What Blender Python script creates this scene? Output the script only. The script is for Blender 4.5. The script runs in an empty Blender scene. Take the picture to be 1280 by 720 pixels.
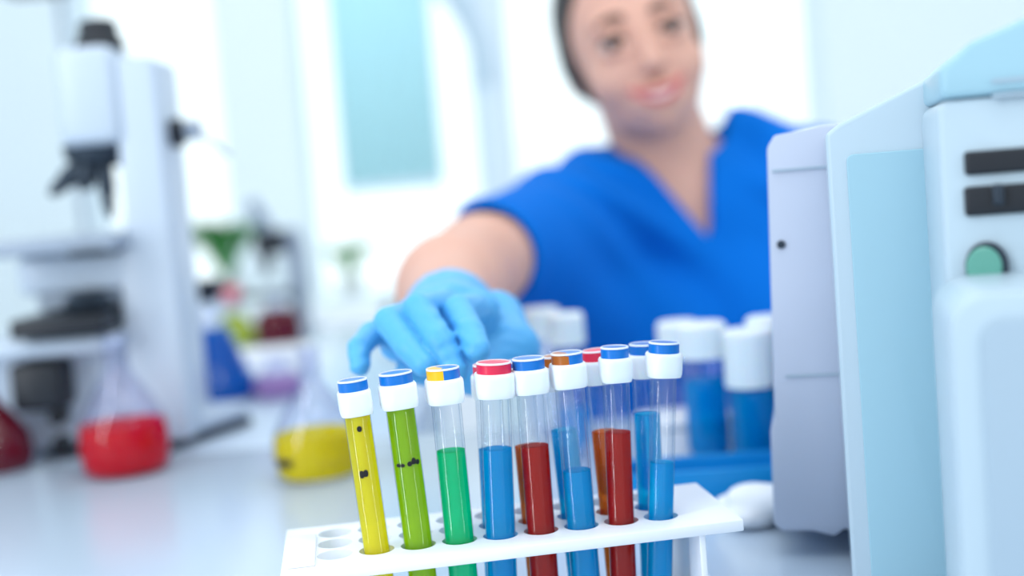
import bpy, bmesh, math, random
import numpy as np
from mathutils import Vector, Matrix, Quaternion

random.seed(7)
S = bpy.context.scene
COL = S.collection
PI = math.pi

# ------------------------------------------------------------------ camera
F = 1600.0                       # focal length in pixels of the 1280x720 frame
TZ = 0.75                        # height of the worktop
CAM = Vector((0.0, 0.0, TZ + 0.21))
PITCH, ROLL = math.radians(4.65), math.radians(4.7)
fwd = Vector((0, math.cos(PITCH), -math.sin(PITCH)))
up0 = Vector((0, math.sin(PITCH), math.cos(PITCH)))
rt0 = Vector((1, 0, 0))
rt = rt0 * math.cos(ROLL) - up0 * math.sin(ROLL)
up = up0 * math.cos(ROLL) + rt0 * math.sin(ROLL)
cd = bpy.data.cameras.new('camera')
cam = bpy.data.objects.new('camera', cd)
COL.objects.link(cam)
M = Matrix((rt, up, -fwd)).transposed().to_4x4()
M.translation = CAM
cam.matrix_world = M
cd.sensor_width = 36
cd.lens = F / 1280 * 36
cd.clip_start = 0.02
cd.dof.use_dof = True
cd.dof.focus_distance = 0.572
cd.dof.aperture_fstop = 2.9
S.camera = cam

# ------------------------------------------------------------------ world and lamps
w = bpy.data.worlds.new('daylight'); S.world = w; w.use_nodes = True
nt = w.node_tree; nt.nodes.clear()
tc = nt.nodes.new('ShaderNodeTexCoord')
sx = nt.nodes.new('ShaderNodeSeparateXYZ')
mr = nt.nodes.new('ShaderNodeMapRange')
mr.inputs['From Min'].default_value = -0.1; mr.inputs['From Max'].default_value = 0.75
mr.inputs['To Min'].default_value = 0.0; mr.inputs['To Max'].default_value = 1.0
mr.interpolation_type = 'SMOOTHSTEP'
ramp = nt.nodes.new('ShaderNodeMix'); ramp.data_type = 'RGBA'
ramp.inputs[6].default_value = (1.0, 1.11, 1.18, 1)
ramp.inputs[7].default_value = (1.55, 1.68, 1.72, 1)
bg = nt.nodes.new('ShaderNodeBackground'); bg.inputs[1].default_value = 0.95
wo = nt.nodes.new('ShaderNodeOutputWorld')
nt.links.new(tc.outputs['Generated'], sx.inputs[0])
nt.links.new(sx.outputs['Y'], mr.inputs['Value'])
nt.links.new(mr.outputs[0], ramp.inputs[0])
nt.links.new(ramp.outputs[2], bg.inputs[0])
nt.links.new(bg.outputs[0], wo.inputs[0])

def area(name, loc, target, sx_, sy_, power, col=(1, 1, 1)):
    l = bpy.data.lights.new(name, 'AREA'); l.shape = 'RECTANGLE'; l.size = sx_; l.size_y = sy_
    l.energy = power; l.color = col
    o = bpy.data.objects.new(name, l); COL.objects.link(o)
    o.location = loc
    o.rotation_euler = (Vector(target) - Vector(loc)).to_track_quat('-Z', 'Y').to_euler()
    return o
area('window_daylight_left', (-1.5, -0.5, 1.6), (0, .6, .9), 0.13, 2.0, 20, (0.93, 0.97, 1))  # unseen narrow strip, added to draw window-like streaks on the tubes
area('window_daylight_right', (1.7, -1.0, 1.6), (0, .6, .9), 0.10, 1.8, 9, (0.93, 0.97, 1))  # second unseen strip, added for highlights on the glass
area('ceiling_panel_light', (0.3, 0.3, 2.7), (0.1, 0.7, .8), 1.2, 1.2, 12, (0.95, 0.98, 1))  # unseen overhead light, added

S.view_settings.view_transform = 'Standard'
S.view_settings.look = 'None'
S.view_settings.gamma = 1
S.view_settings.exposure = 0.0
S.view_settings.use_curve_mapping = False
S.cycles.use_denoising = True
S.cycles.max_bounces = 20
S.cycles.transmission_bounces = 18
S.cycles.transparent_max_bounces = 48
S.cycles.sample_clamp_indirect = 6

# ------------------------------------------------------------------ helpers
def ray(px, py):
    return fwd + rt * ((px - 640) / F) + up * ((360 - py) / F)
def W(px, py, Y):                      # the place seen at a pixel, Y metres into the room
    d = ray(px, py); return CAM + d * (Y / d.y)
def TP(px, py, z=TZ):                  # the place seen at a pixel on the height z
    d = ray(px, py); return CAM + d * ((z - CAM.z) / d.z)

def lin(c):
    return tuple(((v / 255) / 12.92 if v / 255 <= .04045 else ((v / 255 + .055) / 1.055) ** 2.4) for v in c)

def mat(name, rgb, rough=.5, trans=0, ior=1.45, metal=0, bump=0, bscale=60, spec=.5, sss=0, coat=0, var=0, alpha=1):
    m = bpy.data.materials.new(name); m.use_nodes = True
    nt = m.node_tree; b = nt.nodes['Principled BSDF']
    c = lin(rgb)
    b.inputs['Base Color'].default_value = (*c, 1)
    b.inputs['Roughness'].default_value = rough
    b.inputs['Metallic'].default_value = metal
    b.inputs['IOR'].default_value = ior
    b.inputs['Transmission Weight'].default_value = trans
    b.inputs['Specular IOR Level'].default_value = spec
    b.inputs['Coat Weight'].default_value = coat
    b.inputs['Alpha'].default_value = alpha
    if sss:
        b.inputs['Subsurface Weight'].default_value = sss
        b.inputs['Subsurface Radius'].default_value = (1, .35, .2)
        b.inputs['Subsurface Scale'].default_value = .01
    if var or bump:
        t = nt.nodes.new('ShaderNodeTexCoord')
        n = nt.nodes.new('ShaderNodeTexNoise'); n.inputs['Scale'].default_value = bscale
        n.inputs['Detail'].default_value = 4
        nt.links.new(t.outputs['Object'], n.inputs['Vector'])
        if var:
            mx = nt.nodes.new('ShaderNodeMix'); mx.data_type = 'RGBA'
            mx.inputs[6].default_value = (*[v * (1 - var) for v in c], 1)
            mx.inputs[7].default_value = (*[min(1, v * (1 + var)) for v in c], 1)
            nt.links.new(n.outputs[0], mx.inputs[0]); nt.links.new(mx.outputs[2], b.inputs['Base Color'])
        if bump:
            bp = nt.nodes.new('ShaderNodeBump'); bp.inputs['Strength'].default_value = bump
            bp.inputs['Distance'].default_value = .002
            nt.links.new(n.outputs[0], bp.inputs['Height']); nt.links.new(bp.outputs[0], b.inputs['Normal'])
    return m

def liquid(name, rgb, cloud=.45):
    """coloured, slightly cloudy fluid: refracting and partly scattering"""
    m = bpy.data.materials.new(name); m.use_nodes = True
    nt = m.node_tree; nt.nodes.clear()
    c = (*lin(rgb), 1)
    o = nt.nodes.new('ShaderNodeOutputMaterial')
    g = nt.nodes.new('ShaderNodeBsdfGlass'); g.inputs['Color'].default_value = (*[v ** .62 for v in lin(rgb)], 1)
    g.inputs['Roughness'].default_value = .02; g.inputs['IOR'].default_value = 1.33
    d = nt.nodes.new('ShaderNodeBsdfDiffuse'); d.inputs[0].default_value = c
    t = nt.nodes.new('ShaderNodeBsdfTranslucent'); t.inputs[0].default_value = c
    a = nt.nodes.new('ShaderNodeMixShader'); a.inputs[0].default_value = .3
    b = nt.nodes.new('ShaderNodeMixShader'); b.inputs[0].default_value = cloud
    nt.links.new(d.outputs[0], a.inputs[1]); nt.links.new(t.outputs[0], a.inputs[2])
    g.inputs['Color'].default_value = (*[v ** .3 for v in lin(rgb)], 1)
    nt.links.new(g.outputs[0], b.inputs[1]); nt.links.new(a.outputs[0], b.inputs[2])
    nt.links.new(b.outputs[0], o.inputs[0])
    return m

def link(name, me, m, parent=None, smooth=True, ang=None):
    o = bpy.data.objects.new(name, me); COL.objects.link(o)
    if m is not None:
        for mm in (m if isinstance(m, (list, tuple)) else [m]): me.materials.append(mm)
    if smooth:
        me.polygons.foreach_set('use_smooth', [True] * len(me.polygons))
        if ang:
            me.set_sharp_from_angle(angle=math.radians(ang))
    if parent is not None: o.parent = parent
    return o
def obj(name, bm, m, parent=None, smooth=True, ang=35):
    me = bpy.data.meshes.new(name)
    bmesh.ops.recalc_face_normals(bm, faces=bm.faces)
    bm.to_mesh(me); bm.free()
    return link(name, me, m, parent, smooth, ang)
def thing(name, label, cat, loc=(0, 0, 0), rz=0, group=None):
    o = bpy.data.objects.new(name, None); COL.objects.link(o); o.empty_display_size = .02
    o.location = loc; o.rotation_euler = (0, 0, rz)
    return tag(o, label, cat, group)
def tag(o, label, cat, group=None):
    o['label'] = label; o['category'] = cat
    if group: o['group'] = group
    return o
def struct(o):
    o['kind'] = 'structure'; return o

def box(bm, c, s, bev=0, seg=3, rot=None):
    r = bmesh.ops.create_cube(bm, size=1)
    vs = r['verts']
    mt = Matrix.Translation(c) @ (rot.to_4x4() if rot else Matrix()) @ Matrix.Diagonal((*s, 1))
    bmesh.ops.transform(bm, matrix=mt, verts=vs)
    if bev:
        es = list({e for v in vs for e in v.link_edges})
        bmesh.ops.bevel(bm, geom=es, offset=bev, segments=seg, profile=.5, affect='EDGES')
def BX(c, s, bev=0, seg=3, rot=None):
    bm = bmesh.new(); box(bm, c, s, bev, seg, rot); return bm
def lathe(prof, n=40, bm=None, close=False, off=(0, 0, 0), fn=None):
    """prof: (r, z) pairs; r == 0 closes"""
    bm = bm or bmesh.new()
    rings = []
    for r, z in prof:
        if r < 1e-7:
            rings.append([bm.verts.new((off[0], off[1], z + off[2]))])
        else:
            rg = []
            for i in range(n):
                a = 2 * PI * i / n
                k = fn(a, z) if fn else 1
                rg.append(bm.verts.new((off[0] + r * k * math.cos(a), off[1] + r * k * math.sin(a), z + off[2])))
            rings.append(rg)
    if close: rings.append(rings[0])
    for A, B in zip(rings, rings[1:]):
        if len(A) == 1 and len(B) == 1: continue
        for i in range(n):
            j = (i + 1) % n
            if len(A) == 1: bm.faces.new((A[0], B[i], B[j]))
            elif len(B) == 1: bm.faces.new((A[i], B[0], A[j]))
            else: bm.faces.new((A[i], B[i], B[j], A[j]))
    return bm
def cyl(bm, a, b, ra, rb=None, n=28, bev=0):
    a, b = Vector(a), Vector(b); rb = ra if rb is None else rb
    L = (b - a).length
    t = bmesh.new()
    if bev:
        lathe([(0, 0), (ra - bev, 0), (ra, bev), (rb, L - bev), (rb - bev, L), (0, L)], n, t)
    else:
        lathe([(0, 0), (ra, 0), (rb, L), (0, L)], n, t)
    q = (b - a).normalized().to_track_quat('Z', 'Y').to_matrix().to_4x4()
    bmesh.ops.transform(t, matrix=Matrix.Translation(a) @ q, verts=t.verts)
    me = bpy.data.meshes.new('t'); t.to_mesh(me); t.free(); bm.from_mesh(me); bpy.data.meshes.remove(me)
def CY(a, b, ra, rb=None, n=28, bev=0):
    bm = bmesh.new(); cyl(bm, a, b, ra, rb, n, bev); return bm
def prism(pts, y0, y1, bev=0, axis='y', seg=3):
    """outline in x,z (or y,z) extruded between y0 and y1"""
    bm = bmesh.new()
    f = lambda p, t: (p[0], t, p[1]) if axis == 'y' else (t, p[0], p[1])
    A = [bm.verts.new(f(p, y0)) for p in pts]; B = [bm.verts.new(f(p, y1)) for p in pts]
    bm.faces.new(A); bm.faces.new(B[::-1])
    n = len(pts)
    for i in range(n): bm.faces.new((A[i], A[(i + 1) % n], B[(i + 1) % n], B[i]))
    bmesh.ops.recalc_face_normals(bm, faces=bm.faces)
    if bev: bmesh.ops.bevel(bm, geom=list(bm.edges), offset=bev, segments=seg, profile=.5, affect='EDGES', clamp_overlap=True)
    return bm
def sphere(bm, c, r, s=(1, 1, 1), n=20):
    g = bmesh.ops.create_uvsphere(bm, u_segments=n, v_segments=n // 2 + 2, radius=r)
    bmesh.ops.transform(bm, matrix=Matrix.Translation(c) @ Matrix.Diagonal((*s, 1)), verts=g['verts'])
def tube_path(pts, r, n=12, bm=None):
    bm = bm or bmesh.new(); pts = [Vector(p) for p in pts]; rings = []
    rr = r if isinstance(r, (list, tuple)) else [r] * len(pts)
    prev = None
    for i, p in enumerate(pts):
        d = (pts[min(i + 1, len(pts) - 1)] - pts[max(i - 1, 0)]).normalized()
        x = d.orthogonal().normalized() if prev is None else (prev - d * prev.dot(d)).normalized()
        prev = x; y = d.cross(x)
        rings.append([bm.verts.new(p + (x * math.cos(2 * PI * k / n) + y * math.sin(2 * PI * k / n)) * rr[i]) for k in range(n)])
    for A, B in zip(rings, rings[1:]):
        for k in range(n): bm.faces.new((A[k], A[(k + 1) % n], B[(k + 1) % n], B[k]))
    bm.faces.new(rings[0][::-1]); bm.faces.new(rings[-1])
    return bm

# ---- implicit surfaces (for the body, clothes and gloves)
def axis_grid(lo, hi, step, fine=None):
    """coordinates from lo to hi; step coarse, fine = (a, b, s)"""
    out = [lo]
    while out[-1] < hi:
        x = out[-1]
        s = step
        if fine and fine[0] - step < x < fine[1]: s = fine[2]
        out.append(x + s)
    return np.array(out)
class Field:
    def __init__(self, xs, ys, zs):
        self.ax = (xs, ys, zs)
        self.P = [xs[:, None, None], ys[None, :, None], zs[None, None, :]]
        self.v = np.full((len(xs), len(ys), len(zs)), 1.0, np.float32)
    def _win(self, lo, hi):
        sl = []
        for a in range(3):
            i = max(0, np.searchsorted(self.ax[a], lo[a]) - 1); j = min(len(self.ax[a]), np.searchsorted(self.ax[a], hi[a]) + 1)
            sl.append(slice(i, max(i, j)))
        return tuple(sl), [self.ax[0][sl[0]][:, None, None], self.ax[1][sl[1]][None, :, None], self.ax[2][sl[2]][None, None, :]]
    def put(self, sl, d, k, op='u'):
        v = self.v[sl]
        if v.size == 0: return
        if op == 'u':
            h = np.clip(.5 + .5 * (v - d) / k, 0, 1)
            self.v[sl] = v * (1 - h) + d * h - k * h * (1 - h)
        else:   # subtract d
            d = -d
            h = np.clip(.5 - .5 * (v - d) / k, 0, 1)
            self.v[sl] = v * (1 - h) + d * h + k * h * (1 - h)
    def cap(self, a, b, ra, rb, k=.012, op='u'):
        a, b = Vector(a), Vector(b); m = max(ra, rb) + .05 + k * 2
        lo = [min(a[i], b[i]) - m for i in range(3)]; hi = [max(a[i], b[i]) + m for i in range(3)]
        sl, P = self._win(lo, hi)
        ba = b - a; L = ba.length_squared + 1e-12
        px, py, pz = P[0] - a.x, P[1] - a.y, P[2] - a.z
        t = np.clip((px * ba.x + py * ba.y + pz * ba.z) / L, 0, 1)
        d = np.sqrt((px - ba.x * t) ** 2 + (py - ba.y * t) ** 2 + (pz - ba.z * t) ** 2) - (ra + (rb - ra) * t)
        self.put(sl, d.astype(np.float32), k, op)
    def ell(self, c, r, R=None, k=.015, op='u', infl=0):
        c = Vector(c); m = max(r) + .05 + k * 2
        sl, P = self._win([v - m for v in c], [v + m for v in c])
        q = [P[0] - c.x, P[1] - c.y, P[2] - c.z]
        if R is not None:
            q = [q[0] * R[0][i] + q[1] * R[1][i] + q[2] * R[2][i] for i in range(3)]
        r = [x + infl for x in r]
        k0 = np.sqrt(sum((q[i] / r[i]) ** 2 for i in range(3)))
        k1 = np.sqrt(sum((q[i] / r[i] ** 2) ** 2 for i in range(3))) + 1e-9
        self.put(sl, (k0 * (k0 - 1) / k1).astype(np.float32), k, op)
    def half(self, p, n, op='cut'):
        """cut away everything on the side n points to"""
        p, n = Vector(p), Vector(n).normalized()
        d = (self.P[0] - p.x) * n.x + (self.P[1] - p.y) * n.y + (self.P[2] - p.z) * n.z
        self.v = np.maximum(self.v, d.astype(np.float32))
    def mesh(self, name):
        xs, ys, zs = self.ax; v = self.v
        nx, ny, nz = v.shape
        ins = v < 0
        cnt = np.zeros((nx - 1, ny - 1, nz - 1), np.int8)
        acc = np.zeros((nx - 1, ny - 1, nz - 1, 3), np.float32)
        sh = lambda A, i, j, k: A[i:nx - 1 + i, j:ny - 1 + j, k:nz - 1 + k]
        G = [np.broadcast_to(xs[:, None, None], v.shape), np.broadcast_to(ys[None, :, None], v.shape), np.broadcast_to(zs[None, None, :], v.shape)]
        for a in range(3):
            for u in (0, 1):
                for q in (0, 1):
                    o0 = [0, 0, 0]; o1 = [0, 0, 0]
                    b_, c_ = [i for i in range(3) if i != a]
                    o0[b_] = o1[b_] = u; o0[c_] = o1[c_] = q; o1[a] = 1
                    A, B = sh(v, *o0), sh(v, *o1)
                    msk = (A < 0) != (B < 0)
                    idx = np.nonzero(msk)
                    t = A[idx] / (A[idx] - B[idx])
                    for d in range(3):
                        g0, g1 = sh(G[d], *o0)[idx], sh(G[d], *o1)[idx]
                        acc[idx + (np.full(len(idx[0]), d),)] += g0 + (g1 - g0) * t
                    cnt[idx] += 1
        act = cnt > 0
        ids = np.full(act.shape, -1, np.int64); ids[act] = np.arange(act.sum())
        V = acc[act] / cnt[act][:, None]
        Q = []
        for a in range(3):
            b_, c_ = (a + 1) % 3, (a + 2) % 3
            s0 = [slice(None)] * 3; s1 = [slice(None)] * 3
            s0[a] = slice(0, -1); s1[a] = slice(1, None)
            A, B = ins[tuple(s0)], ins[tuple(s1)]
            ch = A != B
            # interior only
            lim = [slice(None)] * 3; lim[b_] = slice(1, -1); lim[c_] = slice(1, -1)
            I = np.argwhere(ch[tuple(lim)])
            if not len(I): continue
            off = np.zeros(3, int); off[b_] = 1; off[c_] = 1
            I = I + off
            eb = np.zeros(3, int); eb[b_] = 1; ec = np.zeros(3, int); ec[c_] = 1
            def g(J): return ids[J[:, 0], J[:, 1], J[:, 2]]
            q = np.stack([g(I - eb - ec), g(I - ec), g(I), g(I - eb)], 1)
            fl = A[I[:, 0], I[:, 1], I[:, 2]]
            q[~fl] = q[~fl][:, ::-1]
            Q.append(q)
        Q = np.concatenate(Q)
        me = bpy.data.meshes.new(name)
        me.vertices.add(len(V)); me.vertices.foreach_set('co', V.astype(np.float32).ravel())
        me.loops.add(Q.size); me.loops.foreach_set('vertex_index', Q.ravel().astype(np.int32))
        me.polygons.add(len(Q)); me.polygons.foreach_set('loop_start', np.arange(0, Q.size, 4, dtype=np.int32))
        me.update(calc_edges=True); me.validate()
        return me

# ------------------------------------------------------------------ materials
m_bench = mat('white_laminate', (192, 208, 226), .22, var=.02, bscale=3)
m_wall = mat('pale_blue_paint', (240, 248, 252), .6, var=.02, bscale=4)
m_teal = mat('teal_blind_cloth', (222, 246, 250), .8, var=.03, bscale=20)  # teal window glow put into the colour of a made-up blind
_nt = m_teal.node_tree; _t = _nt.nodes.new('ShaderNodeBsdfTranslucent'); _t.inputs[0].default_value = (*lin((218, 246, 250)), 1)
_x = _nt.nodes.new('ShaderNodeMixShader'); _x.inputs[0].default_value = .6
_nt.links.new(_nt.nodes['Principled BSDF'].outputs[0], _x.inputs[1]); _nt.links.new(_t.outputs[0], _x.inputs[2])
_nt.links.new(_x.outputs[0], _nt.nodes['Material Output'].inputs[0])
m_floor = mat('pale_vinyl', (214, 222, 228), .35, var=.04, bscale=6)
m_frame = mat('window_frame_paint', (232, 242, 250), .5)
m_white = mat('white_plastic', (238, 240, 245), .32, bump=.05, bscale=300)
m_cap = mat('translucent_white_plastic', (244, 245, 250), .35, spec=.4, sss=.3)
m_rack = mat('rack_plastic', (240, 243, 250), .3)
m_scope = mat('microscope_enamel', (190, 203, 218), .3)
m_scope2 = mat('microscope_grey_enamel', (150, 163, 180), .35)
m_black = mat('black_plastic', (20, 26, 36), .4)
m_dark = mat('dark_grey_metal', (52, 62, 74), .3, metal=.6)
m_chrome = mat('chrome', (150, 160, 170), .15, metal=1)

def thin_glass(name, tint, edge, gl=.9):
    m = bpy.data.materials.new(name); m.use_nodes = True
    nt = m.node_tree; nt.nodes.clear()
    o = nt.nodes.new('ShaderNodeOutputMaterial')
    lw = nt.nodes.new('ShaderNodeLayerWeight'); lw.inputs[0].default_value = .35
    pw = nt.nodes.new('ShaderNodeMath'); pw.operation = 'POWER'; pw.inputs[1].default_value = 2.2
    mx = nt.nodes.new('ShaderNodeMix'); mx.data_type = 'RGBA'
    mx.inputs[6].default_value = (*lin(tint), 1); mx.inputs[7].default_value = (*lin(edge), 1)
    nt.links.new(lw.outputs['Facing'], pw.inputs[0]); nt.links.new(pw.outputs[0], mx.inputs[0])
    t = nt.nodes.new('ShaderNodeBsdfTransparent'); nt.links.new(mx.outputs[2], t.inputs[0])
    g = nt.nodes.new('ShaderNodeBsdfGlossy'); g.inputs['Roughness'].default_value = .03
    fr = nt.nodes.new('ShaderNodeLayerWeight'); fr.inputs[0].default_value = .5
    p5 = nt.nodes.new('ShaderNodeMath'); p5.operation = 'POWER'; p5.inputs[1].default_value = 5
    nt.links.new(fr.outputs['Facing'], p5.inputs[0])
    ms_ = nt.nodes.new('ShaderNodeMath'); ms_.operation = 'MULTIPLY_ADD'; ms_.inputs[1].default_value = gl * .8; ms_.inputs[2].default_value = .035
    nt.links.new(p5.outputs[0], ms_.inputs[0])
    a = nt.nodes.new('ShaderNodeMixShader')
    nt.links.new(ms_.outputs[0], a.inputs[0]); nt.links.new(t.outputs[0], a.inputs[1]); nt.links.new(g.outputs[0], a.inputs[2])
    nt.links.new(a.outputs[0], o.inputs[0])
    return m
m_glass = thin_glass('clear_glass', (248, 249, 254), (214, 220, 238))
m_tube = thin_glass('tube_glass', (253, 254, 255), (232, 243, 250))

m_blue = mat('blue_cap_plastic', (0, 112, 200), .3)
m_pink = mat('crimson_cap_plastic', (222, 40, 78), .3)
m_red = mat('red_cap_plastic', (216, 40, 40), .3)
m_yel = mat('yellow_cap_plastic', (240, 188, 20), .3)
m_brn = mat('brown_cap_plastic', (170, 92, 20), .3)
m_ink = mat('black_ink', (14, 14, 18), .6)
m_anal = mat('analyser_lavender_plastic', (180, 189, 209), .38)
m_anal2 = mat('analyser_pale_blue_plastic', (152, 190, 206), .3)
m_anal3 = mat('analyser_white_plastic', (178, 197, 210), .35)
m_anal4 = mat('analyser_grey_blue_plastic', (160, 180, 196), .35)
m_port = mat('green_glass_port', (96, 160, 146), .15)
m_skin = mat('skin', (214, 164, 146), .5, sss=.15, var=.04, bscale=30)
m_lip = mat('lips', (190, 96, 100), .35)
m_teeth = mat('teeth', (235, 230, 225), .3)
m_hair = mat('dark_brown_hair', (38, 28, 26), .45, bump=.5, bscale=90)
m_eye = mat('eye_white', (205, 198, 194), .2)
m_iris = mat('dark_brown_iris', (34, 20, 14), .2)
m_scrub = mat('blue_scrub_cotton', (0, 106, 202), .9, spec=.15, bump=.2, bscale=500, var=.05)
m_glove = mat('nitrile_glove_blue', (84, 172, 228), .42, bump=.35, bscale=160, sss=.1)
m_leaf = mat('green_leaf', (70, 150, 74), .5, var=.3, bscale=20)
m_soil = mat('terracotta', (200, 205, 205), .7)

# ------------------------------------------------------------------ room
struct(obj('floor', BX((0.2, 1.6, -.01), (4.6, 6.0, .02)), m_floor, smooth=False))
BY = 4.0
def XZ(px, py, Y=BY): p = W(px, py, Y); return p.x, p.z
x_a, x_b, x_c = XZ(112, 250)[0], XZ(318, 250)[0], XZ(418, 250)[0]
x_d, x_e, x_f = XZ(597, 100)[0], XZ(630, 100)[0], XZ(1030, 80)[0]
SILL, HEAD = .62, 2.6
bm = bmesh.new()
X0, X1 = -2.0, 2.4
box(bm, ((X0 + X1) / 2, BY + .1, SILL / 2), (X1 - X0, .2, SILL))
box(bm, ((X0 + X1) / 2, BY + .1, (HEAD + 2.9) / 2), (X1 - X0, .2, .3))
box(bm, ((X0 + x_a) / 2, BY + .1, (SILL + HEAD) / 2), (x_a - X0, .2, HEAD - SILL))
box(bm, ((x_f + X1) / 2, BY + .1, (SILL + HEAD) / 2), (X1 - x_f, .2, HEAD - SILL))
struct(obj('wall_back', bm, m_wall, smooth=False))
struct(obj('wall_left', BX((X0 - .05, 1.6, 1.45), (.1, 5.0, 2.9)), m_wall, smooth=False))
struct(obj('wall_right', BX((X1 + .05, 1.6, 1.45), (.1, 5.0, 2.9)), m_wall, smooth=False))
struct(obj('trim_1', BX(((x_b + x_c) / 2, BY - .35, 1.45), (x_c - x_b - .03, .22, 2.9), .01), m_wall))
m_pane = bpy.data.materials.new('window_glass'); m_pane.use_nodes = True
n_ = m_pane.node_tree; n_.nodes.clear()
o_ = n_.nodes.new('ShaderNodeOutputMaterial'); t_ = n_.nodes.new('ShaderNodeBsdfTransparent'); g_ = n_.nodes.new('ShaderNodeBsdfGlossy')
g_.inputs['Roughness'].default_value = .02; x_ = n_.nodes.new('ShaderNodeMixShader'); x_.inputs[0].default_value = .05
t_.inputs[0].default_value = (.95, .98, .99, 1)
n_.links.new(t_.outputs[0], x_.inputs[1]); n_.links.new(g_.outputs[0], x_.inputs[2]); n_.links.new(x_.outputs[0], o_.inputs[0])
def window(n, xa, xb, splits=()):
    bm = bmesh.new(); t = .035; y = BY + .1
    box(bm, ((xa + xb) / 2, y, SILL + t / 2), (xb - xa, .06, t)); box(bm, ((xa + xb) / 2, y, HEAD - t / 2), (xb - xa, .06, t))
    box(bm, (xa + t / 2, y, (SILL + HEAD) / 2), (t, .06, HEAD - SILL)); box(bm, (xb - t / 2, y, (SILL + HEAD) / 2), (t, .06, HEAD - SILL))
    for s in splits: box(bm, (s, y, (SILL + HEAD) / 2), (.03, .05, HEAD - SILL))
    o = struct(obj('window_%d' % n, bm, m_frame, smooth=False))
    struct(obj('pane', BX(((xa + xb) / 2, y, (SILL + HEAD) / 2), (xb - xa - 2 * t, .006, HEAD - SILL - 2 * t)), m_pane, o, smooth=False))
window(1, x_a, x_b)
window(2, x_b, x_d + .01, ())
window(3, x_e - .01, x_f)
struct(obj('trim_2', BX(((x_d + x_e) / 2, BY + .06, (SILL + HEAD) / 2), (x_e - x_d, .16, HEAD - SILL), .01), m_frame))
# curved bar that springs from the mullion
pts = []
for i in range(16):
    a = i / 15 * PI / 2
    pts.append(((x_d + .02) - .34 * (1 - math.cos(a)), BY - .02, W(600, 105, BY).z + .42 * math.sin(a)))
struct(obj('trim_3', tube_path(pts, .032, 12), mat('arch_paint', (196, 214, 228), .5)))
# made-up roller blind, its colour standing in for the soft teal glow
b0, b1 = XZ(422, 120)[0], XZ(548, 120)[0]
zb = XZ(470, 236)[1]
t = thing('roller_blind', 'pale teal roller blind pulled down beside the white pillar', 'blind', ((b0 + b1) / 2, BY - .06, 0))
bm = bmesh.new()
n = 40
rows = []
for k in range(n + 1):
    x = b0 + (b1 - b0) * k / n
    yy = .004 * math.sin(k * .9)
    rows.append((bm.verts.new((x - (b0 + b1) / 2, yy, zb)), bm.verts.new((x - (b0 + b1) / 2, yy, 2.55))))
for A, B in zip(rows, rows[1:]): bm.faces.new((A[0], B[0], B[1], A[1]))
o = obj('blind_cloth', bm, m_teal, t); o.modifiers.new('s', 'SOLIDIFY').thickness = .002
obj('bottom_rail', BX((0, 0, zb), (b1 - b0 + .01, .02, .025), .004), m_frame, t)
obj('roller', CY((-(b1 - b0) / 2, 0, 2.57), ((b1 - b0) / 2, 0, 2.57), .03), m_frame, t)

# ------------------------------------------------------------------ worktops
EDGE = 1.10
def worktop(name, x0, x1, y0, y1, label):
    t = thing(name, label, 'worktop', ((x0 + x1) / 2, (y0 + y1) / 2, 0))
    cx, cy = (x0 + x1) / 2, (y0 + y1) / 2
    obj('tabletop', BX((0, 0, TZ - .015), (x1 - x0, y1 - y0, .03), .004), m_bench, t)
    for sx_ in (-1, 1):
        for sy_ in (-1, 1):
            obj('leg', BX((sx_ * (x1 - x0 - .1) / 2, sy_ * (y1 - y0 - .1) / 2, (TZ - .03) / 2), (.05, .05, TZ - .03), .004), m_frame, t)
    return t
worktop('laboratory_bench', -1.3, 1.0, .12, EDGE, 'glossy white bench top that carries the test tube rack and the analyser')
worktop('laboratory_bench', -1.3, -.10, EDGE + .002, 2.1, 'white bench wing reaching back on the left, carrying the far flasks')

# ------------------------------------------------------------------ test tube rack
ZS = TZ + .050
pA, pB = TP(471, 687, ZS), TP(826, 645, ZS)
U = (pB - pA); PITCHM = U.length / 7; U.normalize(); V = Vector((-U.y, U.x, 0))
rackang = math.atan2(U.y, U.x)
def RK(s, t, z=ZS): return Vector((pA.x, pA.y, 0)) + U * (s * PITCHM) + V * (t * PITCHM) + Vector((0, 0, z))
HR = .0080
def plate(name, s0, s1, t0, t1, z0, z1, parent, origin, holes, hr):
    bm = BX(((s0 + s1) / 2 * PITCHM, (t0 + t1) / 2 * PITCHM, (z0 + z1) / 2), ((s1 - s0) * PITCHM, (t1 - t0) * PITCHM, z1 - z0), .0009, 2)
    me = bpy.data.meshes.new(name); bm.to_mesh(me); bm.free()
    o = bpy.data.objects.new(name, me); COL.objects.link(o)
    cb = bmesh.new()
    for (s, t) in holes: cyl(cb, (s * PITCHM, t * PITCHM, z0 - .01), (s * PITCHM, t * PITCHM, z1 + .01), hr, n=40)
    bmesh.ops.recalc_face_normals(cb, faces=cb.faces)
    cm = bpy.data.meshes.new('c'); cb.to_mesh(cm); cb.free()
    c = bpy.data.objects.new('c', cm); COL.objects.link(c)
    md = o.modifiers.new('b', 'BOOLEAN'); md.object = c; md.operation = 'DIFFERENCE'; md.solver = 'EXACT'
    dg = bpy.context.evaluated_depsgraph_get(); dg.update()
    nm = bpy.data.meshes.new_from_object(o.evaluated_get(dg))
    bpy.data.objects.remove(o); bpy.data.objects.remove(c)
    return link(name, nm, m_rack, parent, True, 30)
rack = thing('test_tube_rack', 'white plastic test tube rack with round holes, holding the sharp front tubes', 'rack', (pA.x, pA.y, 0), rackang)
holes = [(s, t) for s in range(-1, 8) for t in range(3)]
S0, S1, T0, T1 = -2.25, 8.75, -1.15, 2.9
plate('top_shelf', S0, S1, T0, T1, ZS - .0055, ZS, rack, pA, holes, HR)
plate('bottom_shelf', S0, S1, T0, T1, TZ + .0008, TZ + .005, rack, pA, [], HR)
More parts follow.
